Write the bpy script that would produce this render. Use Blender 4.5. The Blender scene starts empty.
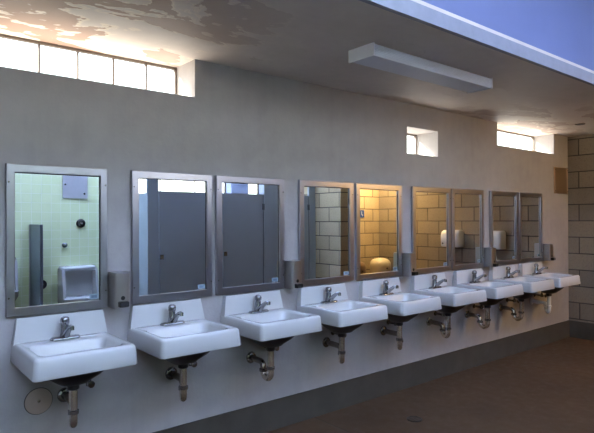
import bpy, bmesh, math, random
from mathutils import Vector, Matrix
random.seed(4)
SC = bpy.context.scene
COL = SC.collection
PI = math.pi

# ------------------------------------------------------------------ materials
def nt(name):
    m = bpy.data.materials.new(name); m.use_nodes = True
    t = m.node_tree; b = t.nodes['Principled BSDF']
    return m, t, b

def node(t, kind, **kw):
    n = t.nodes.new(kind)
    for k, v in kw.items():
        if k.startswith('i_'):
            n.inputs[k[2:].replace('_', ' ')].default_value = v
        else:
            setattr(n, k, v)
    return n

def math_(t, op, a, b=None, clamp=False):
    n = t.nodes.new('ShaderNodeMath'); n.operation = op; n.use_clamp = clamp
    for i, v in enumerate((a, b)):
        if v is None: continue
        if isinstance(v, (int, float)): n.inputs[i].default_value = v
        else: t.links.new(v, n.inputs[i])
    return n.outputs[0]

def mixc(t, fac, a, b):
    n = t.nodes.new('ShaderNodeMix'); n.data_type = 'RGBA'
    for i, v in ((0, fac), (6, a), (7, b)):
        if isinstance(v, (int, float)): n.inputs[i].default_value = v
        elif isinstance(v, tuple): n.inputs[i].default_value = (*v, 1)
        else: t.links.new(v, n.inputs[i])
    return n.outputs[2]

def ramp(t, src, lo, hi):
    n = node(t, 'ShaderNodeMapRange'); n.inputs[1].default_value = lo; n.inputs[2].default_value = hi
    n.clamp = True; t.links.new(src, n.inputs[0]); return n.outputs[0]

def noise(t, vec, scale, detail=3, rough=.55, dist=0):
    n = node(t, 'ShaderNodeTexNoise'); n.inputs['Scale'].default_value = scale
    n.inputs['Detail'].default_value = detail; n.inputs['Roughness'].default_value = rough
    n.inputs['Distortion'].default_value = dist
    t.links.new(vec, n.inputs['Vector']); return n.outputs['Fac']

def bump(t, b, h, strength, dist=.002):
    n = node(t, 'ShaderNodeBump'); n.inputs['Strength'].default_value = strength
    n.inputs['Distance'].default_value = dist
    t.links.new(h, n.inputs['Height']); t.links.new(n.outputs[0], b.inputs['Normal'])

def objco(t):
    return node(t, 'ShaderNodeTexCoord').outputs['Object']

def mat(name, c, rough=.5, metal=0., var=.08, scale=8, bmp=.0, spec=.5, coat=0):
    m, t, b = nt(name)
    co = objco(t)
    nz = noise(t, co, scale, 4)
    c1 = tuple(min(1, v * (1 + var)) for v in c); c2 = tuple(v * (1 - var) for v in c)
    t.links.new(mixc(t, nz, c2, c1), b.inputs['Base Color'])
    b.inputs['Roughness'].default_value = rough; b.inputs['Metallic'].default_value = metal
    b.inputs['Specular IOR Level'].default_value = spec
    b.inputs['Coat Weight'].default_value = coat
    if bmp: bump(t, b, noise(t, co, scale * 6, 3), bmp)
    return m

def brushed(name, c, rough=.3, axis='Z'):
    """stainless steel with fine streaks along one axis"""
    m, t, b = nt(name)
    co = objco(t)
    mp = node(t, 'ShaderNodeMapping'); t.links.new(co, mp.inputs[0])
    mp.inputs['Scale'].default_value = (300, 300, 6) if axis == 'Z' else (6, 300, 300)
    nz = noise(t, mp.outputs[0], 1, 2)
    n2 = noise(t, co, 5, 3)
    a = mixc(t, n2, tuple(v * .82 for v in c), tuple(min(1, v * 1.12) for v in c))
    t.links.new(a, b.inputs['Base Color'])
    t.links.new(ramp(t, nz, -1.2 + rough, 3.2 - rough), b.inputs['Roughness']) if False else None
    b.inputs['Roughness'].default_value = rough; b.inputs['Metallic'].default_value = 1
    bump(t, b, nz, .05, .0005)
    return m

def wallmat():
    m, t, b = nt('wall_plaster'); co = objco(t)
    big = noise(t, co, 1.1, 5, .6); fine = noise(t, co, 9, 5, .6)
    mp = node(t, 'ShaderNodeMapping'); t.links.new(co, mp.inputs[0]); mp.inputs['Scale'].default_value = (9, 9, .7)
    streak = noise(t, mp.outputs[0], 1, 4, .6)
    a = mixc(t, ramp(t, big, .3, .7), (.335, .315, .315), (.43, .405, .40))
    a = mixc(t, math_(t, 'MULTIPLY', ramp(t, streak, .45, .75), .35), a, (.31, .29, .285))
    a = mixc(t, math_(t, 'MULTIPLY', ramp(t, fine, .4, .7), .25), a, (.50, .475, .455))
    t.links.new(a, b.inputs['Base Color']); b.inputs['Roughness'].default_value = .7
    b.inputs['Specular IOR Level'].default_value = .3
    h = math_(t, 'ADD', noise(t, co, 45, 4), math_(t, 'MULTIPLY', fine, 1.5))
    bump(t, b, h, .35, .004)
    return m

def ceilmat():
    m, t, b = nt('ceiling_paint'); co = objco(t)
    sp = node(t, 'ShaderNodeSeparateXYZ'); t.links.new(co, sp.inputs[0])
    X, Y = sp.outputs[0], sp.outputs[1]
    big = noise(t, co, 1.3, 5, .6); fine = noise(t, co, 12, 5, .6)
    a = mixc(t, ramp(t, big, .3, .7), (.50, .435, .39), (.62, .545, .49))
    a = mixc(t, math_(t, 'MULTIPLY', ramp(t, fine, .4, .7), .3), a, (.66, .59, .53))
    # damp, peeling patch by the first window and a smaller one by the last window
    mp = node(t, 'ShaderNodeMapping'); t.links.new(co, mp.inputs[0]); mp.inputs['Scale'].default_value = (1.1, 2.3, 1)
    pn = noise(t, mp.outputs[0], 1.25, 6, .55, .4)
    near1 = ramp(t, math_(t, 'ADD', X, math_(t, 'MULTIPLY', Y, -.4)), 2.3, 1.1)
    dx = math_(t, 'ABSOLUTE', math_(t, 'SUBTRACT', X, 5.7)); dd = math_(t, 'ADD', dx, math_(t, 'ABSOLUTE', Y))
    near3 = math_(t, 'MULTIPLY', ramp(t, dd, 1.9, .5), .7)
    near = math_(t, 'MAXIMUM', near1, near3)
    v = math_(t, 'ADD', pn, math_(t, 'MULTIPLY', near, .16))
    brown = ramp(t, v, .60, .615)
    edge = math_(t, 'MULTIPLY', ramp(t, v, .585, .60), math_(t, 'SUBTRACT', 1., ramp(t, v, .605, .615)))
    cream = ramp(t, v, .70, .71)
    a = mixc(t, math_(t, 'MULTIPLY', near, .35), a, (.62, .53, .46))
    a = mixc(t, math_(t, 'MULTIPLY', brown, math_(t, 'MULTIPLY', near, .8)), a, (.27, .14, .09))
    a = mixc(t, math_(t, 'MULTIPLY', edge, near), a, (.72, .62, .50))
    a = mixc(t, math_(t, 'MULTIPLY', cream, near), a, (.70, .61, .52))
    t.links.new(a, b.inputs['Base Color']); b.inputs['Roughness'].default_value = .6
    h = math_(t, 'ADD', math_(t, 'MULTIPLY', brown, -.6), math_(t, 'MULTIPLY', big, 1.2))
    bump(t, b, math_(t, 'ADD', h, math_(t, 'MULTIPLY', fine, .25)), .5, .01)
    return m

def floormat():
    m, t, b = nt('floor_concrete'); co = objco(t)
    sp = node(t, 'ShaderNodeSeparateXYZ'); t.links.new(co, sp.inputs[0])
    X = sp.outputs[0]
    big = noise(t, co, 1.6, 6, .6); fine = noise(t, co, 14, 5, .65)
    a = mixc(t, ramp(t, big, .3, .7), (.062, .037, .021), (.10, .060, .034))
    a = mixc(t, math_(t, 'MULTIPLY', ramp(t, fine, .45, .75), .4), a, (.12, .075, .045))
    g = math_(t, 'PINGPONG', math_(t, 'SUBTRACT', X, .06), 1.3)   # score lines every 2.6 m
    j = math_(t, 'SUBTRACT', 1., ramp(t, g, .006, .011))
    a = mixc(t, math_(t, 'MULTIPLY', j, .6), a, (.05, .035, .025))
    t.links.new(a, b.inputs['Base Color'])
    t.links.new(ramp(t, fine, -.6, 1.6), b.inputs['Roughness']); b.inputs['Specular IOR Level'].default_value = .25
    bump(t, b, math_(t, 'SUBTRACT', fine, math_(t, 'MULTIPLY', j, 3.)), .15, .003)
    return m

def block(name, c1, c2, mortar, w, h, ms, shift, zoff, offset, rough=.85, bmp=.8, grain=.35):
    """blockwork or tile running along the face; picks X or Y from the face normal"""
    m, t, b = nt(name); co = objco(t)
    sp = node(t, 'ShaderNodeSeparateXYZ'); t.links.new(co, sp.inputs[0])
    ge = node(t, 'ShaderNodeNewGeometry'); sn = node(t, 'ShaderNodeSeparateXYZ'); t.links.new(ge.outputs['Normal'], sn.inputs[0])
    isx = math_(t, 'GREATER_THAN', math_(t, 'ABSOLUTE', sn.outputs[0]), .5)
    u = math_(t, 'ADD', math_(t, 'MULTIPLY', sp.outputs[1], isx), math_(t, 'MULTIPLY', sp.outputs[0], math_(t, 'SUBTRACT', 1., isx)))
    cb = node(t, 'ShaderNodeCombineXYZ')
    t.links.new(math_(t, 'ADD', u, shift), cb.inputs[0]); t.links.new(math_(t, 'SUBTRACT', sp.outputs[2], zoff), cb.inputs[1])
    br = node(t, 'ShaderNodeTexBrick'); br.offset = offset
    t.links.new(cb.outputs[0], br.inputs['Vector'])
    br.inputs['Scale'].default_value = 1; br.inputs['Brick Width'].default_value = w; br.inputs['Row Height'].default_value = h
    br.inputs['Mortar Size'].default_value = ms; br.inputs['Mortar Smooth'].default_value = .3
    br.inputs['Color1'].default_value = (*c1, 1); br.inputs['Color2'].default_value = (*c2, 1); br.inputs['Mortar'].default_value = (*mortar, 1)
    n1 = noise(t, co, 60, 4, .7); n2 = noise(t, co, 4, 3)
    a = mixc(t, math_(t, 'MULTIPLY', ramp(t, n1, .5, .3), grain), br.outputs['Color'], tuple(v * .35 for v in c1))
    a = mixc(t, math_(t, 'MULTIPLY', ramp(t, n2, .4, .7), grain * .5), a, tuple(min(1, v * 1.25) for v in c2))
    t.links.new(a, b.inputs['Base Color']); b.inputs['Roughness'].default_value = rough
    hh = math_(t, 'ADD', math_(t, 'MULTIPLY', br.outputs['Fac'], -1.), math_(t, 'MULTIPLY', n1, grain))
    bump(t, b, hh, bmp, .008 if grain > .2 else .002)
    return m

def clearglass(name, tint=(.97, 1, .99)):
    m = bpy.data.materials.new(name); m.use_nodes = True; t = m.node_tree; t.nodes.clear()
    o = node(t, 'ShaderNodeOutputMaterial'); mx = node(t, 'ShaderNodeMixShader')
    tr = node(t, 'ShaderNodeBsdfTransparent'); gl = node(t, 'ShaderNodeBsdfGlossy')
    tr.inputs[0].default_value = (*tint, 1); gl.inputs['Roughness'].default_value = .02
    mx.inputs[0].default_value = .05
    t.links.new(tr.outputs[0], mx.inputs[1]); t.links.new(gl.outputs[0], mx.inputs[2])
    t.links.new(mx.outputs[0], o.inputs[0]); return m

def emitter(name, c, s):
    m, t, b = nt(name)
    b.inputs['Base Color'].default_value = (.9, .85, .75, 1)
    b.inputs['Emission Color'].default_value = (*c, 1); b.inputs['Emission Strength'].default_value = s
    return m

M = dict(
    wall=wallmat(), ceil=ceilmat(), floor=floormat(),
    block=block('tan_blockwork', (.50, .39, .23), (.60, .48, .29), (.05, .042, .035), .4064, .2032, .007, .133, .031, .5),  # lighter blockwork copy: light missing on wing and alcove put into the colour
    block2=block('grey_brown_blockwork', (.20, .165, .12), (.28, .23, .16), (.028, .024, .022), .4064, .2032, .007, .133, .031, .5),  # darker blockwork copy: dimmer light on the far wall put into the colour
    tile=block('green_tile', (.72, .80, .46), (.76, .83, .50), (.88, .93, .78), .1115, .1115, .0025, .02, .03, 0., rough=.25, bmp=.5, grain=.06),
    kerb=mat('kerb_concrete', (.070, .062, .050), .75, var=.3, scale=5, bmp=.5, spec=.15),
    fascia=mat('blue_plaster', (.12, .148, .30), .6, var=.10, scale=2.5, bmp=.25),
    pier=mat('pale_blue_plaster', (.42, .48, .66), .6, var=.08, scale=3, bmp=.2),
    trim=mat('pale_trim_paint', (.20, .21, .26), .45, var=.2, scale=14),
    white=mat('white_porcelain', (.56, .56, .555), .1, var=.03, scale=6, coat=.4),
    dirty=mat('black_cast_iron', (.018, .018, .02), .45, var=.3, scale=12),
    chrome=mat('chrome', (.31, .31, .32), .09, 1., var=.15, scale=30),
    darkchrome=mat('tarnished_chrome', (.40, .37, .34), .2, 1., var=.45, scale=40),
    brass=mat('worn_drain_tube', (.82, .72, .62), .25, 1., var=.3, scale=30),
    pvc=mat('white_plastic_pipe', (.72, .70, .66), .4, var=.06),
    steel=brushed('brushed_stainless', (.42, .40, .43), .28),
    steel2=brushed('satin_stainless_box', (.44, .40, .38), .36),
    black=mat('black_plastic', (.012, .012, .014), .35, var=.2),
    gap=mat('frame_shadow_dark', (.01, .012, .015), .5, var=.1),  # painted shade along the mirror frame's inner edge
    part=mat('blue_grey_laminate', (.42, .485, .54), .38, var=.06, scale=4, bmp=.03),
    partd=mat('dark_partition_edge', (.10, .12, .14), .4, var=.1),
    sticker=mat('pale_blue_sticker', (.28, .36, .42), .5, var=.05),
    stickerd=mat('slate_sticker_print', (.12, .17, .24), .5, var=.05),
    winframe=mat('brown_window_bar', (.10, .075, .06), .5, var=.08),
    beige=mat('beige_plastic', (.74, .64, .44), .35, var=.04),
    tan=mat('brown_plastic', (.25, .16, .09), .3, var=.15),
    dryer=mat('white_enamel', (.78, .79, .78), .3, var=.03),
    satin=brushed('satin_panel', (.75, .76, .80), .5),
    plate=brushed('galvanised_plate', (.66, .47, .32), .42),
    cover=mat('tan_cover_plate', (.46, .36, .30), .5, var=.08),
    lens=mat('frosted_ribbed_lens', (.66, .68, .76), .3, var=.05),
    house=mat('white_fixture_enamel', (.84, .84, .88), .4, var=.04),
    blue=mat('blue_sign_face', (.02, .09, .38), .4, var=.05),
    signwhite=mat('white_sign_print', (.8, .8, .8), .4, var=.02),
    glass=clearglass('window_glass'),
    roof=mat('white_roof_paint', (.70, .72, .74), .6, var=.05),
)
m = bpy.data.materials.new('frosted_skylight'); m.use_nodes = True; t = m.node_tree; t.nodes.clear()
o = node(t, 'ShaderNodeOutputMaterial'); mx = node(t, 'ShaderNodeMixShader'); mx.inputs[0].default_value = .8
df = node(t, 'ShaderNodeBsdfDiffuse'); tl = node(t, 'ShaderNodeBsdfTranslucent'); df.inputs[0].default_value = (.7, .75, .8, 1); tl.inputs[0].default_value = (.54, .63, .82, 1)
t.links.new(df.outputs[0], mx.inputs[1]); t.links.new(tl.outputs[0], mx.inputs[2]); t.links.new(mx.outputs[0], o.inputs[0])
M['frost'] = m
m, t, b = nt('mirror_glass')
b.inputs['Metallic'].default_value = 1; b.inputs['Roughness'].default_value = .0
t.links.new(mixc(t, noise(t, objco(t), 3, 2), (.86, .89, .88), (.89, .91, .90)), b.inputs['Base Color'])
bump(t, b, noise(t, objco(t), 2.2, 0), .02, .02)
M['mirror'] = m

# ------------------------------------------------------------------ geometry helpers
def finish(name, bm, m, parent=None, bevel=0, segs=2, smooth=35):
    if bevel:
        es = [e for e in bm.edges if len(e.link_faces) == 2 and e.calc_face_angle(0) > .6]
        bmesh.ops.bevel(bm, geom=es, offset=bevel, segments=segs, profile=.5, affect='EDGES', clamp_overlap=True)
    bmesh.ops.recalc_face_normals(bm, faces=bm.faces)
    me = bpy.data.meshes.new(name); bm.to_mesh(me); bm.free()
    if smooth:
        for p in me.polygons: p.use_smooth = True
        me.set_sharp_from_angle(angle=math.radians(smooth))
    me.materials.append(m)
    o = bpy.data.objects.new(name, me); COL.objects.link(o)
    if parent: o.parent = parent
    return o

def boxm(bm, x0, x1, y0, y1, z0, z1):
    vs = [bm.verts.new((x, y, z)) for z in (z0, z1) for y in (y0, y1) for x in (x0, x1)]
    for f in ((0, 2, 3, 1), (4, 5, 7, 6), (0, 1, 5, 4), (2, 6, 7, 3), (0, 4, 6, 2), (1, 3, 7, 5)):
        bm.faces.new([vs[i] for i in f])

def box(name, m, parent, x0, x1, y0, y1, z0, z1, bevel=0, segs=2):
    bm = bmesh.new(); boxm(bm, x0, x1, y0, y1, z0, z1)
    return finish(name, bm, m, parent, bevel, segs)

def loft(bm, loops, cap0=True, cap1=True):
    rings = [[bm.verts.new(p) for p in L] for L in loops]
    n = len(rings[0])
    for a, b_ in zip(rings, rings[1:]):
        for i in range(n):
            bm.faces.new((a[i], a[(i + 1) % n], b_[(i + 1) % n], b_[i]))
    if cap0: bm.faces.new(rings[0][::-1])
    if cap1: bm.faces.new(rings[-1])
    return rings

def rrect(hw, y0, y1, z, rf, rb=None, n=6, cx=0):
    """rounded rectangle loop; rf radius at the front (y0) corners, rb at the back (y1)"""
    rb = rf if rb is None else rb
    pts = []
    for (sx, yy, sy, r, a0) in ((1, y0, 1, rf, -PI / 2), (1, y1, -1, rb, 0), (-1, y1, -1, rb, PI / 2), (-1, y0, 1, rf, PI)):
        ccx = cx + sx * (hw - r); ccy = yy + sy * r
        for k in range(n + 1):
            a = a0 + k * (PI / 2) / n
            pts.append((ccx + r * math.cos(a), ccy + r * math.sin(a), z))
    return pts

def tube(bm, pts, r, n=14, caps=True):
    pts = [Vector(p) for p in pts]
    rs = r if isinstance(r, (list, tuple)) else [r] * len(pts)
    loops = []; prev = None
    for i, p in enumerate(pts):
        d = (pts[min(i + 1, len(pts) - 1)] - pts[max(i - 1, 0)]).normalized()
        if prev is None:
            up = Vector((0, 0, 1)) if abs(d.z) < .9 else Vector((1, 0, 0))
            a = d.cross(up).normalized()
        else:
            a = (prev - d * prev.dot(d)).normalized()
        prev = a; b_ = d.cross(a)
        loops.append([tuple(p + (a * math.cos(2 * PI * k / n) + b_ * math.sin(2 * PI * k / n)) * rs[i]) for k in range(n)])
    loft(bm, loops, caps, caps)

def arc(c, r, a0, a1, n, ax1, ax2):
    c = Vector(c); ax1 = Vector(ax1); ax2 = Vector(ax2)
    return [c + ax1 * (r * math.cos(a0 + (a1 - a0) * k / n)) + ax2 * (r * math.sin(a0 + (a1 - a0) * k / n)) for k in range(n + 1)]

def lathe(bm, prof, c=(0, 0, 0), axis='Z', n=24):
    """prof: list of (radius, height) revolved about an axis"""
    loops = []
    for r, h in prof:
        L = []
        for k in range(n):
            a = 2 * PI * k / n; u, v = r * math.cos(a), r * math.sin(a)
            L.append((c[0] + u, c[1] + v, c[2] + h) if axis == 'Z' else
                     (c[0] + u, c[1] - h, c[2] + v) if axis == '-Y' else
                     (c[0] + u, c[1] + h, c[2] + v) if axis == 'Y' else (c[0] - h, c[1] + u, c[2] + v))
        loops.append(L)
    loft(bm, loops)

def thing(name, label, cat, loc, group=None, rz=0):
    o = bpy.data.objects.new(name, None); COL.objects.link(o)
    o.empty_display_size = .1; o.location = loc; o.rotation_euler = (0, 0, rz)
    o['label'] = label; o['category'] = cat
    if group: o['group'] = group
    return o

def tag(o, label, cat, group=None):
    o['label'] = label; o['category'] = cat
    if group: o['group'] = group
    return o

def struct(o): o['kind'] = 'structure'; return o

def copy_tree(o, parent=None):
    c = o.copy(); COL.objects.link(c); c.parent = parent
    for ch in list(o.children): copy_tree(ch, c)
    return c

# ------------------------------------------------------------------ setting
CEIL = 2.509; XR = 6.927; T = .28; YF = -4.02; YA = -3.18; YE = -1.30; ROOF = 3.60; XL = -2.0

def wall_holes(name, m, u0, u1, z0, z1, v0, v1, holes, alongx=True):
    """solid wall with rectangular holes (u0,u1,z0,z1), built on a grid of cells so faces meet without overlap"""
    us = sorted({u0, u1, *[h[0] for h in holes], *[h[1] for h in holes]})
    zs = sorted({z0, z1, *[h[2] for h in holes], *[h[3] for h in holes]})
    bm = bmesh.new(); cache = {}
    def V(u, v, z):
        k = (round(u, 5), round(v, 5), round(z, 5))
        if k not in cache: cache[k] = bm.verts.new((u, v, z) if alongx else (v, u, z))
        return cache[k]
    def solid(i, j):
        if i < 0 or j < 0 or i >= len(us) - 1 or j >= len(zs) - 1: return False
        uc = (us[i] + us[i + 1]) / 2; zc = (zs[j] + zs[j + 1]) / 2
        return not any(h[0] < uc < h[1] and h[2] < zc < h[3] for h in holes)
    for i in range(len(us) - 1):
        for j in range(len(zs) - 1):
            if not solid(i, j): continue
            a, b_, c, d = us[i], us[i + 1], zs[j], zs[j + 1]
            bm.faces.new((V(a, v0, c), V(b_, v0, c), V(b_, v0, d), V(a, v0, d)))
            bm.faces.new((V(a, v1, c), V(a, v1, d), V(b_, v1, d), V(b_, v1, c)))
            if not solid(i - 1, j): bm.faces.new((V(a, v0, c), V(a, v0, d), V(a, v1, d), V(a, v1, c)))
            if not solid(i + 1, j): bm.faces.new((V(b_, v0, c), V(b_, v1, c), V(b_, v1, d), V(b_, v0, d)))
            if not solid(i, j - 1): bm.faces.new((V(a, v0, c), V(a, v1, c), V(b_, v1, c), V(b_, v0, c)))
            if not solid(i, j + 1): bm.faces.new((V(a, v0, d), V(b_, v0, d), V(b_, v1, d), V(a, v1, d)))
    return struct(finish(name, bm, m, smooth=0))

W1 = (.385, 1.675, 2.266, CEIL); W2 = (3.78, 4.233, 2.067, 2.305); W3 = (5.275, 6.558, 2.266, CEIL)
wall_holes('wall_back', M['wall'], XL, XR, 0, CEIL, 0, T, [W1, W2, W3])
struct(box('wall_right', M['block2'], None, XR, XR + .2, YA - .2, T, 0, CEIL))
W4 = (2.85, 4.50, 1.84, 2.40); W5 = (4.81, 5.12, 1.84, 2.40); W6 = (-1.7, 2.45, 2.72, 3.45); W8 = (2.8, 4.9, 2.72, 3.45)
wall_holes('wall_front', M['tile'], XL, 2.63, 0, ROOF, YF - .2, YF, [W6])
wall_holes('wall_front_stalls', M['pier'], 2.63, 5.2, 0, ROOF, YF - .2, YF, [W4, W5, W8])
struct(box('wall_alcove', M['block'], None, 5.4, XR, YA - .2, YA, 0, CEIL))
struct(box('wall_wing', M['block'], None, 5.2, 5.4, YF - .2, -2.34, 0, CEIL))
struct(box('wall_left', M['wall'], None, XL - .2, XL, YF - .2, T, 0, ROOF))
struct(box('floor', M['floor'], None, XL - .2, XR + .2, YF - .2, T, -.15, 0))
# ceiling slab: over the sinks, and over the alcove
bm = bmesh.new()
boxm(bm, XL, XR + .2, YE, T, CEIL, CEIL + .12)
boxm(bm, 5.2, XR + .2, YF - .2, YE, CEIL, CEIL + .12)
struct(finish('ceiling', bm, M['ceil'], smooth=0))
# raised light well above the middle of the room
struct(box('wall_well', M['fascia'], None, XL, 5.2, YE, YE + .12, CEIL + .12, ROOF))
struct(box('wall_well_end', M['roof'], None, 5.2, 5.32, YF - .2, YE + .12, CEIL + .12, ROOF))
SKY = (-1.6, 4.6, -3.85, -2.4)
bm = bmesh.new()
boxm(bm, XL - .2, SKY[0], YF - .2, YE + .12, ROOF, ROOF + .12); boxm(bm, SKY[1], 5.32, YF - .2, YE + .12, ROOF, ROOF + .12)
boxm(bm, SKY[0], SKY[1], YF - .2, SKY[2], ROOF, ROOF + .12); boxm(bm, SKY[0], SKY[1], SKY[3], YE + .12, ROOF, ROOF + .12)
struct(finish('ceiling_well', bm, M['roof'], smooth=0))
struct(box('window_7', M['frost'], None, SKY[0], SKY[1], SKY[2], SKY[3], ROOF + .08, ROOF + .10))
struct(box('trim_1', M['trim'], None, XL, 5.2, YE - .03, YE, CEIL, CEIL + .08, .006))
# the plaster face of the well starts above the trim
struct(box('baseboard_back', M['kerb'], None, XL, XR, -.014, 0, 0, .207, .005))
struct(box('baseboard_right', M['kerb'], None, XR - .014, XR, YA, -.014, 0, .207, .005))
struct(box('baseboard_alcove', M['kerb'], None, 5.4, XR - .014, YA, YA + .014, 0, .207, .005))

def window(idx, w, y, d, nx, along_right):
    """frame bars just inside the outer face, with panes of glass"""
    u0, u1, z0, z1 = w
    bm = bmesh.new(); s = .015; t2 = .010
    boxm(bm, u0, u1, y, y + d, z0, z0 + s); boxm(bm, u0, u1, y, y + d, z1 - s, z1)
    boxm(bm, u0, u0 + s, y, y + d, z0 + s, z1 - s); boxm(bm, u1 - s, u1, y, y + d, z0 + s, z1 - s)
    fr = struct(finish(f'window_{idx}', bm, M['winframe'], smooth=0))
    bm = bmesh.new()
    for k in range(1, nx):
        xx = u1 - (u1 - u0) * k / nx
        boxm(bm, xx - t2 / 2, xx + t2 / 2, y + .004, y + d - .004, z0 + s, z1 - s)
    if nx > 1: finish('window_bar', bm, M['winframe'], fr, smooth=0)
    else: bm.free()
    box('window_pane', M['glass'], fr, u0 + s, u1 - s, y + d * .45, y + d * .55, z0 + s, z1 - s)
window(1, W1, T - .035, .03, 6, True); window(2, W2, T - .035, .03, 1, True); window(3, W3, T - .035, .03, 1, True)
window(4, W4, YF - .19, .03, 3, True); window(5, W5, YF - .19, .03, 1, True); window(6, W6, YF - .19, .03, 5, True); window(8, W8, YF - .19, .03, 3, True)

# ------------------------------------------------------------------ mirrors
def make_mirror():
    w, h = .56, .782; hw = w / 2; f = .044
    t = thing('framed_mirror', '', 'mirror', (0, 0, 0))
    bm = bmesh.new()
    def L(hx, z0, z1, y): return [(-hx, y, z0), (hx, y, z0), (hx, y, z1), (-hx, y, z1)]
    prof = [(0, -.001), (0, -.021), (.003, -.024), (f - .003, -.024), (f, -.021), (f, -.0105)]
    rings = [[bm.verts.new(p) for p in L(hw - i, i, h - i, y)] for i, y in prof]
    for a, b_ in zip(rings, rings[1:]):
        for k in range(4): bm.faces.new((a[k], a[(k + 1) % 4], b_[(k + 1) % 4], b_[k]))
    finish('frame', bm, M['steel'], t)
    box('glass', M['mirror'], t, -hw + f * .9, hw - f * .9, -.011, -.005, f * .9, h - f * .9)
    bm = bmesh.new(); boxm(bm, hw - f - .0035, hw - f + .001, -.0125, -.0105, f, h - f)
    boxm(bm, -hw + f, hw - f - .0035, -.0125, -.0105, h - f - .0035, h - f)
    finish('inner_shadow', bm, M['gap'], t)  # dark strips paint the frame's shade at top and right of the glass
    for sx in (-1, 1):
        for zz in (.095, h - .095):
            bm = bmesh.new(); lathe(bm, [(.0045, 0), (.0045, .0015), (.0025, .003), (0.0005, .003)], (sx * (hw - .012), -.0238, zz), '-Y', 10)
            finish('screw', bm, M['darkchrome'], t)
    s = box('sticker', M['sticker'], t, hw - f - .062, hw - f - .008, -.0135, -.0125, f + .006, f + .036)
    box('sticker_print', M['stickerd'], s, hw - f - .052, hw - f - .018, -.0142, -.0135, f + .013, f + .029)
    return t
MIR = [(.591, 1.106), (1.25, 1.787), (1.818, 2.378), (2.522, 3.083), (3.114, 3.675), (3.827, 4.401), (4.42, 4.968), (5.103, 5.657), (5.686, 6.21)]
ML = ['steel-framed wall mirror reflecting green tile and white urinals, leftmost above the sinks',
      'steel-framed wall mirror reflecting a grey stall door with tall post at its left edge',
      'steel-framed wall mirror reflecting a stall door and post, left of the second soap dispenser',
      'steel-framed wall mirror reflecting the stall end and a pale block wall',
      'steel-framed wall mirror reflecting a beige domed bin in a block corner',
      'steel-framed wall mirror reflecting yellow blocks with a hand dryer at its right edge',
      'steel-framed wall mirror reflecting a white hand dryer, left of the fourth soap dispenser',
      'steel-framed wall mirror right of the fourth soap dispenser, reflecting a white hand dryer',
      'steel-framed wall mirror reflecting only grey blocks, nearest the block wall']
mp = make_mirror()
for i, (a, b_) in enumerate(MIR):
    o = mp if i == 0 else copy_tree(mp)
    o.location = ((a + b_) / 2, 0, .9925); o.scale = ((b_ - a) / .56, 1, 1)
    o['label'] = ML[i]; o['group'] = 'steel framed mirrors above the sinks'

# ------------------------------------------------------------------ soap dispensers
def make_dispenser():
    t = thing('soap_dispenser', '', 'soap dispenser', (0, 0, 0))
    bm = bmesh.new()
    loft(bm, [rrect(.045, -.108, -.001, z, r, .003, 4) for z, r in ((.0, .016), (.19, .016))])
    finish('body', bm, M['steel2'], t, .0025)
    bm = bmesh.new(); loft(bm, [rrect(.043, -.106, -.003, z, .015, .003, 4) for z in (.190, .197)])
    finish('lid', bm, M['steel'], t, .003)
    bm = bmesh.new(); lathe(bm, [(.012, -.002), (.012, .001), (.008, .003), (.0005, .003)], (.002, -.108, .055), '-Y', 16)
    finish('viewing_port', bm, M['black'], t)
    bm = bmesh.new(); loft(bm, [rrect(.022, -.135, -.104, .006, .006), rrect(.027, -.142, -.104, .010, .007), rrect(.027, -.142, -.104, .034, .007), rrect(.022, -.137, -.104, .038, .006)])
    finish('push_button', bm, M['black'], t)
    box('mounting_plate', M['steel2'], t, -.04, .04, -.002, -.0002, .02, .18)
    return t
DIS = [1.159, 2.427, 3.724, 5.018, 6.259]
DL = ['stainless soap dispenser right of the leftmost mirror', 'stainless soap dispenser second from the left, above the gap between third and fourth sinks',
      'stainless soap dispenser just right of the mirror reflecting the beige bin',
      'stainless soap dispenser between the two mirrors that reflect the white hand dryers',
      'stainless soap dispenser farthest along, right of the last mirror']
dp = make_dispenser()
for i, x in enumerate(DIS):
    o = dp if i == 0 else copy_tree(dp)
    o.location = (x, 0, .992); o['label'] = DL[i]; o['group'] = 'soap dispensers between the mirrors'

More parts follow.
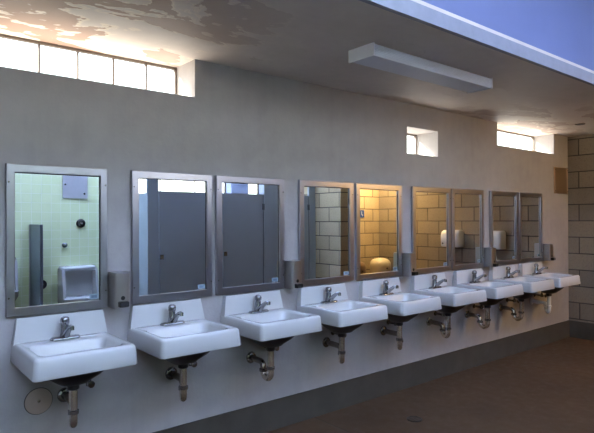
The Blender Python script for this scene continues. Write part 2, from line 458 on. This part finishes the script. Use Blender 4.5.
# ------------------------------------------------------------------ sinks
Z0 = .42
def up(pts): return [(x, y, z - Z0) for x, y, z in pts]
def make_sink(dx=0, plastic=False):
    t = thing('sink', '', 'sink', (0, 0, 0))
    bm = bmesh.new()
    Ls = [rrect(.225, -.43, -.02, .80, .03, .01), rrect(.236, -.447, -.006, .763, .022, .008), rrect(.247, -.461, -.003, .762, .024, .008),
          rrect(.2495, -.4635, -.002, .766, .024, .008), rrect(.2425, -.456, -.002, .845, .022, .008), rrect(.240, -.453, -.002, .853, .021, .008),
          rrect(.235, -.448, -.003, .859, .020, .008), rrect(.228, -.441, -.004, .861, .03, .008),
          rrect(.206, -.415, -.128, .859, .06), rrect(.200, -.409, -.134, .855, .058), rrect(.194, -.402, -.140, .843, .056),
          rrect(.176, -.383, -.152, .785, .055), rrect(.150, -.355, -.165, .752, .055), rrect(.10, -.31, -.185, .738, .045), rrect(.028, -.262, -.206, .733, .027)]
    loft(bm, [up(L) for L in Ls])
    finish('basin', bm, M['white'], t, smooth=50)
    bm = bmesh.new()
    b0 = [(-.243, -.052, .852), (.243, -.052, .852), (.243, -.002, .852), (-.243, -.002, .852)]
    b1 = [(-.222, -.036, .984), (.222, -.036, .984), (.222, -.002, .984), (-.222, -.002, .984)]
    loft(bm, [up(b0), up(b1)])
    finish('backsplash', bm, M['white'], t, .012, 4, 50)
    bm = bmesh.new()
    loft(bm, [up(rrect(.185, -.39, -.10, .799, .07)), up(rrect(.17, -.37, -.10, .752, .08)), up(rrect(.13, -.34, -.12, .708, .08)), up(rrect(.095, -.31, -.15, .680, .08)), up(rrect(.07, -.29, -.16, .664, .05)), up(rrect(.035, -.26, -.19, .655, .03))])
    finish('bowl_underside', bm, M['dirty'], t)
    bm = bmesh.new(); lathe(bm, [(.024, 0), (.024, .002), (.018, .003), (.016, .0005), (.001, .0005)], (0, -.234, .7335 - Z0), 'Z', 20)
    finish('drain_ring', bm, M['chrome'], t)
    box('mounting_bracket', M['steel'], t, -.16, .16, -.012, -.0005, .775 - Z0, .80 - Z0)
    # faucet
    fz = .8605 - Z0; fy = -.092
    bm = bmesh.new()
    loft(bm, [rrect(.078, fy - .024, fy + .024, fz, .0235), rrect(.078, fy - .024, fy + .024, fz + .008, .0235), rrect(.070, fy - .017, fy + .017, fz + .014, .0165)])
    lathe(bm, [(.027, .012), (.023, .03), (.020, .045), (.019, .075)], (0, fy + .006, fz), 'Z', 20)
    fc = finish('faucet', bm, M['chrome'], t, smooth=50)
    bm = bmesh.new(); lathe(bm, [(.019, .078), (.0225, .081), (.0235, .10), (.0205, .111), (.012, .117), (.001, .118)], (0, fy + .006, fz), 'Z', 20)
    finish('push_cap', bm, M['chrome'], fc, smooth=50)
    bm = bmesh.new()
    tube(bm, [(0, fy - .004, fz + .016), (0, fy - .022, fz + .030), (0, fy - .05, fz + .052), (0, fy - .08, fz + .072), (0, fy - .102, fz + .080), (0, fy - .118, fz + .077)],
         [.021, .018, .0145, .012, .011, .0105])
    tube(bm, [(0, fy - .108, fz + .084), (0, fy - .112, fz + .062)], [.0115, .0115])
    finish('spout', bm, M['chrome'], fc, smooth=50)
    # waste
    pm = M['pvc'] if plastic else M['brass']; dm = M['pvc'] if plastic else M['darkchrome']; ty = -.225
    bm = bmesh.new(); lathe(bm, [(.022, .0), (.030, .006), (.030, .028), (.022, .034)], (0, ty, .626 - Z0), 'Z', 12)
    finish('drain_nut', bm, M['dirty'], t)
    bm = bmesh.new(); r = .041
    yl = math.sqrt((2 * r) ** 2 - dx ** 2); yb = ty + yl; ux = Vector((dx, yl, 0)).normalized()
    pts = [(0, ty, .675 - Z0), (0, ty, .56 - Z0)] + arc((ux.x * r, ty + ux.y * r, .482 - Z0), r, PI, 2 * PI, 12, ux, (0, 0, 1))
    tube(bm, pts, .021)
    tr = finish('drain_trap', bm, pm, t, smooth=50)
    bm = bmesh.new()
    pts = [(dx, yb, .482 - Z0), (dx, yb, .503 - Z0)] + arc((dx, yb + .034, .503 - Z0), .034, PI, PI / 2, 6, (0, 1, 0), (0, 0, 1)) + [(dx, -.004, .540 - Z0)]
    tube(bm, pts, .020)
    finish('waste_arm', bm, M['pvc'] if plastic else M['darkchrome'], tr, smooth=50)
    for (xx, yy, zz) in ((0, ty, .515), (dx, yb, .485)):
        bm = bmesh.new(); lathe(bm, [(.022, -.011), (.0275, -.008), (.0275, .008), (.022, .011)], (xx, yy, zz - Z0), 'Z', 12)
        finish('slip_nut', bm, M['pvc'] if plastic else M['chrome'], tr)
    bm = bmesh.new(); lathe(bm, [(.040, .001), (.040, .004), (.032, .011), (.019, .013)], (dx, 0, .540 - Z0), '-Y', 24)
    finish('escutcheon', bm, dm if plastic else M['chrome'], tr, smooth=50)
    # supply stop and tube to the faucet
    bm = bmesh.new()
    lathe(bm, [(.022, .001), (.020, .005), (.011, .007), (.011, .085)], (.125, 0, .605 - Z0), '-Y', 16)
    lathe(bm, [(.014, -.016), (.014, .02), (.010, .026)], (.125, -.085, .605 - Z0), 'Z', 14)
    sv = finish('supply_valve', bm, M['chrome'], t, smooth=50)
    bm = bmesh.new(); lathe(bm, [(.006, 0), (.006, .026), (.019, .028), (.019, .036), (.008, .038)], (.125, -.095, .605 - Z0), '-Y', 10)
    finish('handle', bm, M['darkchrome'], sv, smooth=50)
    bm = bmesh.new(); tube(bm, [(.125, -.085, .628 - Z0), (.122, -.086, .66 - Z0), (.10, -.088, .70 - Z0), (.055, -.09, .745 - Z0), (.045, -.09, .80 - Z0)], .006, 8)
    finish('supply_tube', bm, M['darkchrome'], sv, smooth=50)
    return t
SX = [.856, 1.47, 2.10, 2.745, 3.39, 4.05, 4.69, 5.325, 5.93]
SL = ['white porcelain wall-hung sink nearest the camera, beside the round cover plate in the wall',
      'white porcelain wall-hung sink second from the left, between the nearest two soap dispensers',
      'white porcelain wall-hung sink third from the left, its curved trap seen side-on',
      'white porcelain wall-hung sink under the mirror reflecting the stall end and pale blocks',
      'white porcelain wall-hung sink under the mirror that reflects the beige bin',
      'white porcelain wall-hung sink under the mirror reflecting only yellow blocks and a dryer edge',
      'white porcelain wall-hung sink third from the far end, left of the fourth soap dispenser',
      'white porcelain wall-hung sink second from the far end, right of the fourth soap dispenser',
      'white porcelain wall-hung sink at the far end, with a white plastic drain pipe']
DX = [.024, .036, .0, .055, .066, .03, .0, .0, .06]
for i, x in enumerate(SX):
    o = make_sink(DX[i], i == 8)
    o.location = (x, 0, Z0); o.scale = (.98 if i == 0 else 1.0, 1.01, 1); o['label'] = SL[i]; o['group'] = 'row of wall hung sinks'
# ------------------------------------------------------------------ things on the sink wall and ceiling
t = thing('cleanout_cover', 'round tan cover plate with a centre screw, on the wall below the nearest sink', 'cover plate', (.747, 0, .467 + .067))
bm = bmesh.new(); lathe(bm, [(.070, .0005), (.070, .003), (.067, .0035)], (0, 0, 0), '-Y', 40); finish('rim', bm, M['black'], t)
bm = bmesh.new(); lathe(bm, [(.067, .0035), (.067, .006), (.064, .0075), (.001, .0075)], (0, 0, 0), '-Y', 40); finish('plate', bm, M['cover'], t)
bm = bmesh.new(); lathe(bm, [(.008, .0075), (.008, .010), (.001, .011)], (0, 0, 0), '-Y', 12); finish('screw', bm, M['darkchrome'], t)

t = thing('metal_plate', 'dull metal plate screwed to the wall by the far corner', 'metal plate', (6.722, 0, 1.79))
box('plate', M['plate'], t, -.178, .178, -.010, -.001, 0, .32, .002)
bm = bmesh.new(); boxm(bm, -.17, -.155, -.016, -.010, .006, .31); boxm(bm, .155, .17, -.016, -.010, .006, .31); boxm(bm, -.155, .155, -.016, -.010, .006, .022)
finish('mounting_flange', bm, M['plate'], t)
for sx in (-.165, .165):
    for zz in (.03, .29):
        bm = bmesh.new(); lathe(bm, [(.006, 0), (.006, .003), (.001, .004)], (sx * .985, -.016, zz), '-Y', 10); finish('screw', bm, M['chrome'], t)

# ceiling light
t = thing('ceiling_light', 'long boxy ribbed ceiling light fixture above the sinks, switched off', 'ceiling light', (2.955, -.838, CEIL))
bm = bmesh.new(); boxm(bm, -.63, .63, -.085, .085, -.02, -.0005); finish('housing', bm, M['house'], t)
bm = bmesh.new(); n = 6; hw = .096; h0 = -.072; h1 = -.006
sec = [(-hw, h1)]
for k in range(n):      # ribs down each long side
    zt = h1 + (h0 + .010 - h1) * k / n; zb = h1 + (h0 + .010 - h1) * (k + 1) / n
    sec += [(-hw - .004, (zt * .7 + zb * .3)), (-hw, zb)]
sec += [(-hw + .006, h0)]
nb = 26
for k in range(1, nb): sec.append((-hw + .006 + (2 * hw - .012) * k / nb, h0 + (.0016 if k % 2 else 0)))
sec += [(-y, z) for y, z in reversed(sec[:2 + 2 * n])]
loft(bm, [[(x, y, z) for y, z in sec] for x in (-.628, .628)])
finish('lens', bm, M['lens'], t, smooth=20)
for sx in (-1, 1): box('end_cap', M['house'], t, min(sx * .628, sx * .636), max(sx * .628, sx * .636), -.103, .103, -.076, -.0005, .002)

t = thing('ceiling_vent', 'small round dark vent in the ceiling by the far window', 'vent', (6.084, -.505, CEIL))
bm = bmesh.new(); lathe(bm, [(.052, -.0005), (.052, -.004), (.044, -.007), (.040, -.004)], (0, 0, 0), 'Z', 28); finish('rim', bm, M['darkchrome'], t)
bm = bmesh.new(); lathe(bm, [(.040, -.0041), (.030, -.006), (.001, -.0065)], (0, 0, 0), 'Z', 28); finish('grille', bm, M['black'], t)

t = thing('floor_drain', 'small round floor drain set in the brown concrete floor', 'floor drain', (3.205, -.52, 0))
bm = bmesh.new(); lathe(bm, [(.058, .0), (.058, .003), (.050, .0045), (.050, .002)], (0, 0, 0), 'Z', 28); finish('ring', bm, M['dirty'], t)
bm = bmesh.new(); lathe(bm, [(.0495, .0004), (.0495, .0022), (.001, .0022)], (0, 0, 0), 'Z', 28)
g = finish('grate', bm, M['black'], t)
for a in range(3):
    bm = bmesh.new(); boxm(bm, -.045, .045, -.022 + a * .02, -.018 + a * .02, .0022, .0036); finish('grate_bar', bm, M['darkchrome'], g)

# ------------------------------------------------------------------ toilet stalls (seen in the mirrors)
YS = -2.86
t = thing('toilet_partition', 'blue-grey toilet stall partition with doors and posts, seen in the mirrors', 'partition', (3.91, YS, 0))
def bx(name, m, par, x0, x1, y0, y1, z0, z1, bv=.002): return box(name, m, par, x0 - 3.91, x1 - 3.91, y0 - YS, y1 - YS, z0, z1, bv)
for (a, b_) in ((2.615, 2.75), (3.40, 3.62), (4.275, 4.50), (5.08, 5.197)):
    p = bx('pilaster', M['part'], t, a, b_, YS - .032, YS, .0, 2.12)
    bx('shoe', M['steel'], p, a - .004, b_ + .002 if b_ < 5.1 else b_, YS - .036, YS + .004, .0, .08)
for (a, b_) in ((2.762, 3.385), (3.632, 4.255), (4.512, 5.065)):
    d = bx('door', M['part'], t, a, b_, YS - .028, YS - .003, .30, 1.825)
    bx('latch', M['chrome'], d, a + .004, a + .045, YS - .003, YS + .012, 1.02, 1.075)
    bx('hinge', M['partd'], d, b_ - .012, b_ + .016, YS - .003, YS + .01, 1.62, 1.70)
    bx('hinge', M['partd'], d, b_ - .012, b_ + .016, YS - .003, YS + .01, .40, .48)
    bx('gap_strip', M['partd'], t, b_ + .001, b_ + .011, YS - .03, YS - .006, .30, 1.825, 0)  # dark strip standing in for the open gap beside the door
for x in (2.63, 3.51, 4.39):
    bx('side_panel', M['part'], t, x - .0125, x + .0125, YF + .002, YS - .034, .30, 1.80)

# ------------------------------------------------------------------ urinals and fittings on the tile wall
def make_urinal():
    t = thing('urinal', '', 'urinal', (0, 0, 0), 'white urinals on the tile wall')
    # facing +Y, back at y=0, z from 0 to .50
    bm = bmesh.new()
    def L(hw, y0, y1, z, r): return rrect(hw, y0, y1, z, r, r * 1.0)
    loft(bm, [rrect(.10, .002, .12, 0, .004, .05), rrect(.17, .002, .24, .05, .004, .08), rrect(.215, .002, .33, .14, .004, .09), rrect(.215, .002, .34, .19, .004, .08),
              rrect(.195, .002, .325, .20, .004, .07)])
    # hood sides and top
    finish('bowl', bm, M['white'], t, smooth=50)
    bm = bmesh.new()
    for s in (-1, 1):
        a = [(s * .215, .002), (s * .225, .16), (s * .215, .25), (s * .185, .26), (s * .178, .12), (s * .175, .03)]
        loft(bm, [[(x, y, .185) for x, y in a], [(x, y * .80, .44) for x, y in a], [(x * .985, y * .72, .475) for x, y in a]])
    boxm(bm, -.18, .18, .002, .10, .19, .46)
    a = [(-.205, .002), (-.213, .15), (-.19, .19), (.19, .19), (.213, .15), (.205, .002)]
    loft(bm, [[(x, y, .455) for x, y in a], [(x, y, .485) for x, y in a], [(x * .95, y * .9, .50) for x, y in a]])
    finish('hood', bm, M['white'], t, .008, 3, 50)
    bm = bmesh.new(); lathe(bm, [(.03, 0), (.03, .003), (.001, .004)], (0, .17, .2005), 'Z', 16); finish('strainer', bm, M['chrome'], t)
    return t
U = make_urinal(); U.location = (2.16, YF, .30); U.scale = (1, 1, 1.22)
U['label'] = 'white urinal on green tile seen in the leftmost mirror, at its right'; U['group'] = 'white urinals on the tile wall'
U2 = copy_tree(U); U2.location = (1.235, YF, .45); U2['label'] = 'white urinal half cut off at the left edge of the leftmost mirror'
t = thing('urinal_screen', 'dark narrow urinal screen standing out from the green tile, seen in the leftmost mirror', 'screen', (1.64, YF, .25))
box('panel', M['partd'], t, -.013, .013, .002, .47, 0, 1.19, .002)
box('mounting_channel', M['steel'], t, -.02, .02, .0005, .03, 0, 1.185)
box('edge_strip', M['partd'], t, -.016, .016, .47, .485, 0, 1.19, .002)
t = thing('access_panel', 'shiny steel access panel high on the green tile, seen in the leftmost mirror', 'access panel', (2.155, YF, 1.765))
box('plate', M['satin'], t, -.15, .15, .003, .014, 0, .31, .003)
box('mounting_frame', M['steel'], t, -.145, .145, .0005, .003, .005, .305)
for sx, zz in ((-.12, .17), (.11, .06)):
    bm = bmesh.new(); lathe(bm, [(.012, 0), (.012, .004), (.001, .006)], (sx, .014, zz), 'Y', 12); finish('screw', bm, M['darkchrome'], t)
def disc(name, loc, r, label, ms, cat):
    t = thing(name, label, cat, loc)
    bm = bmesh.new(); lathe(bm, [(r, .001), (r, .012), (r * .85, .022), (r * .4, .026), (.001, .026)], (0, 0, 0), 'Y', 28); finish('flange', bm, ms[0], t, smooth=50)
    bm = bmesh.new(); lathe(bm, [(r * .9, .0002), (r * .9, .0015), (.001, .0015)], (0, 0, 0), 'Y', 20); finish('mounting_ring', bm, M['steel'], t)
    bm = bmesh.new(); lathe(bm, [(r * .34, .026), (r * .34, .034), (r * .15, .038), (.001, .038)], (0, 0, 0), 'Y', 18); finish('button', bm, ms[1], t, smooth=50)
disc('flush_plate', (2.225, YF, 1.45), .055, 'round dark flush plate on green tile, right of the chrome button in the leftmost mirror', (M['black'], M['darkchrome']), 'flush plate')
disc('flush_plate', (1.765, YF, .70), .055, 'round dark flush plate half behind the urinal screen in the leftmost mirror', (M['black'], M['darkchrome']), 'flush plate')
disc('flush_button', (2.03, YF, 1.176), .033, 'small domed chrome flush button on green tile above the urinal', (M['chrome'], M['chrome']), 'flush button')

# ------------------------------------------------------------------ alcove: hand dryers, bins, sign, lamp
def make_dryer():
    t = thing('hand_dryer', '', 'hand dryer', (0, 0, 0))     # back at x=0, facing -X, z 0..0.25
    bm = bmesh.new()
    def L(z, d, hy, r):
        pts = rrect(hy, -d, -.001, z, r, .004)
        return [(y, x, zz) for x, y, zz in pts]
    loft(bm, [L(0, .15, .145, .03), L(.01, .160, .152, .035), L(.17, .17, .155, .04), L(.225, .155, .15, .045), L(.245, .125, .135, .045), L(.25, .10, .12, .04)])
    finish('cover', bm, M['dryer'], t, smooth=50)
    bm = bmesh.new(); loft(bm, [[(y, x, z) for x, y, z in rrect(.035, -.12, -.05, z, .02)] for z in (.001, -.022)]); finish('nozzle', bm, M['darkchrome'], t)
    bm = bmesh.new(); lathe(bm, [(.012, 0), (.012, .006), (.001, .008)], (-.165, -.10, .05), 'X', 14); finish('sensor', bm, M['black'], t)
    box('mounting_plate', M['steel'], t, -.002, -.0005, -.12, .12, .02, .22)
    return t
D = make_dryer(); D.location = (XR, -1.672, 1.07)
D['label'] = 'white hand dryer on the block wall, seen across the sixth and seventh mirrors'; D['group'] = 'hand dryers on the block wall'
D2 = copy_tree(D); D2.location = (XR, -1.01, 1.065); D2['label'] = 'white hand dryer on the block wall, the one seen in the eighth mirror'
def make_bin(m, lm):
    t = thing('waste_bin', '', 'bin', (0, 0, 0))
    bm = bmesh.new(); lathe(bm, [(.135, 0), (.145, .01), (.165, .60), (.165, .61)], (0, 0, 0), 'Z', 32); finish('body', bm, m, t)
    bm = bmesh.new(); lathe(bm, [(.172, .605), (.172, .70), (.169, .745), (.155, .78), (.12, .81), (.06, .825), (.001, .83)], (0, 0, 0), 'Z', 32); l = finish('lid', bm, m, t, smooth=60)
    bm = bmesh.new(); lathe(bm, [(.012, 0), (.012, .012), (.001, .014)], (-.03, .165, .68), 'Y', 12); finish('lock', bm, M['black'], l)
    return t
B = make_bin(M['beige'], None); B.location = (6.60, -2.86, 0); B.scale = (1, 1, 1.03); B['label'] = 'beige waste bin with a domed lid in the block corner, seen in the fifth mirror'
B = make_bin(M['tan'], None); B.location = (6.20, -2.99, 0); B.scale = (.8, .8, .98); B['label'] = 'shiny brown waste bin beside the beige one, at the left edge of the fifth mirror'
t = thing('blue_sign', 'small blue sign on the block wall, at the left of the fifth mirror', 'sign', (6.50, YA, 1.515))
box('plate', M['blue'], t, -.06, .06, .001, .008, 0, .12, .002)
bm = bmesh.new(); lathe(bm, [(.009, .008), (.009, .0095), (.001, .0095)], (.0, 0, .09), 'Y', 14); boxm(bm, -.006, .006, .008, .0095, .045, .078); boxm(bm, -.006, .025, .008, .0095, .040, .050); boxm(bm, .015, .025, .008, .0095, .02, .042)
finish('symbol', bm, M['signwhite'], t)
t = thing('ceiling_lamp', 'round warm glowing ceiling lamp in the block corner above the beige bin', 'ceiling light', (6.38, -2.80, CEIL))
bm = bmesh.new(); lathe(bm, [(.16, -.001), (.16, -.03), (.15, -.035)], (0, 0, 0), 'Z', 28); finish('base', bm, M['house'], t)
bm = bmesh.new(); lathe(bm, [(.145, -.033), (.13, -.07), (.08, -.095), (.001, -.10)], (0, 0, 0), 'Z', 28); finish('lamp_shade', bm, emitter('warm_lamp_glow', (1, .70, .36), 75), t)

# ------------------------------------------------------------------ light
w = bpy.data.worlds.new('World'); SC.world = w; w.use_nodes = True; t = w.node_tree
bg = t.nodes['Background']
tc = node(t, 'ShaderNodeTexCoord'); sx = node(t, 'ShaderNodeSeparateXYZ'); t.links.new(tc.outputs['Generated'], sx.inputs[0])
z = sx.outputs[2]
c = mixc(t, ramp(t, z, -.05, .02), (.50, .44, .36), (1.0, .97, .93))
c = mixc(t, ramp(t, z, .05, .35), c, (.80, .88, 1.0))
c = mixc(t, ramp(t, z, .3, 1.), c, (.22, .40, .80))
t.links.new(c, bg.inputs[0]); bg.inputs[1].default_value = 2.2
sd = bpy.data.lights.new('Sun', 'SUN'); sd.energy = 40; sd.angle = math.radians(.6); sd.color = (1, .93, .84)
so = bpy.data.objects.new('Sun', sd); COL.objects.link(so)
so.rotation_euler = Vector((-.35, .8, .76)).to_track_quat('Z', 'Y').to_euler(); so.location = (-3, 8, 8)

def portal(x0, x1, y, z0, z1, face):
    l = bpy.data.lights.new('daylight_opening', 'AREA'); l.shape = 'RECTANGLE'; l.size = x1 - x0; l.size_y = z1 - z0
    l.cycles.is_portal = True
    o = bpy.data.objects.new('daylight_opening', l); COL.objects.link(o)
    o.location = ((x0 + x1) / 2, y, (z0 + z1) / 2)
    o.rotation_euler = (math.radians(-90 if face < 0 else 90), 0, 0)
for W in (W1, W2, W3): portal(*W[:2], T + .01, *W[2:], -1)
for W in (W4, W5, W6, W8): portal(*W[:2], YF - .21, *W[2:], 1)

# ------------------------------------------------------------------ camera
yaw, pitch, roll = [math.radians(a) for a in (39.443, .333, -.2267)]
F = Vector((math.sin(yaw) * math.cos(pitch), math.cos(yaw) * math.cos(pitch), math.sin(pitch)))
R = Vector((math.cos(yaw), -math.sin(yaw), 0)); U_ = R.cross(F)
R, U_ = R * math.cos(roll) + U_ * math.sin(roll), -R * math.sin(roll) + U_ * math.cos(roll)
cd = bpy.data.cameras.new('Camera'); co = bpy.data.objects.new('Camera', cd); COL.objects.link(co)
mw = Matrix((R, U_, -F)).transposed().to_4x4(); mw.translation = (0, -3.0554, 1.4824); co.matrix_world = mw
cd.sensor_width = 36; cd.lens = 537.72 * 36 / 594; cd.clip_start = .02
SC.camera = co

SC.view_settings.view_transform = 'Standard'; SC.view_settings.look = 'None'; SC.view_settings.gamma = 1
SC.view_settings.use_curve_mapping = False; SC.view_settings.exposure = 1.4
SC.cycles.max_bounces = 10; SC.cycles.diffuse_bounces = 6; SC.cycles.glossy_bounces = 6; SC.cycles.caustics_reflective = False
SC.cycles.use_denoising = True
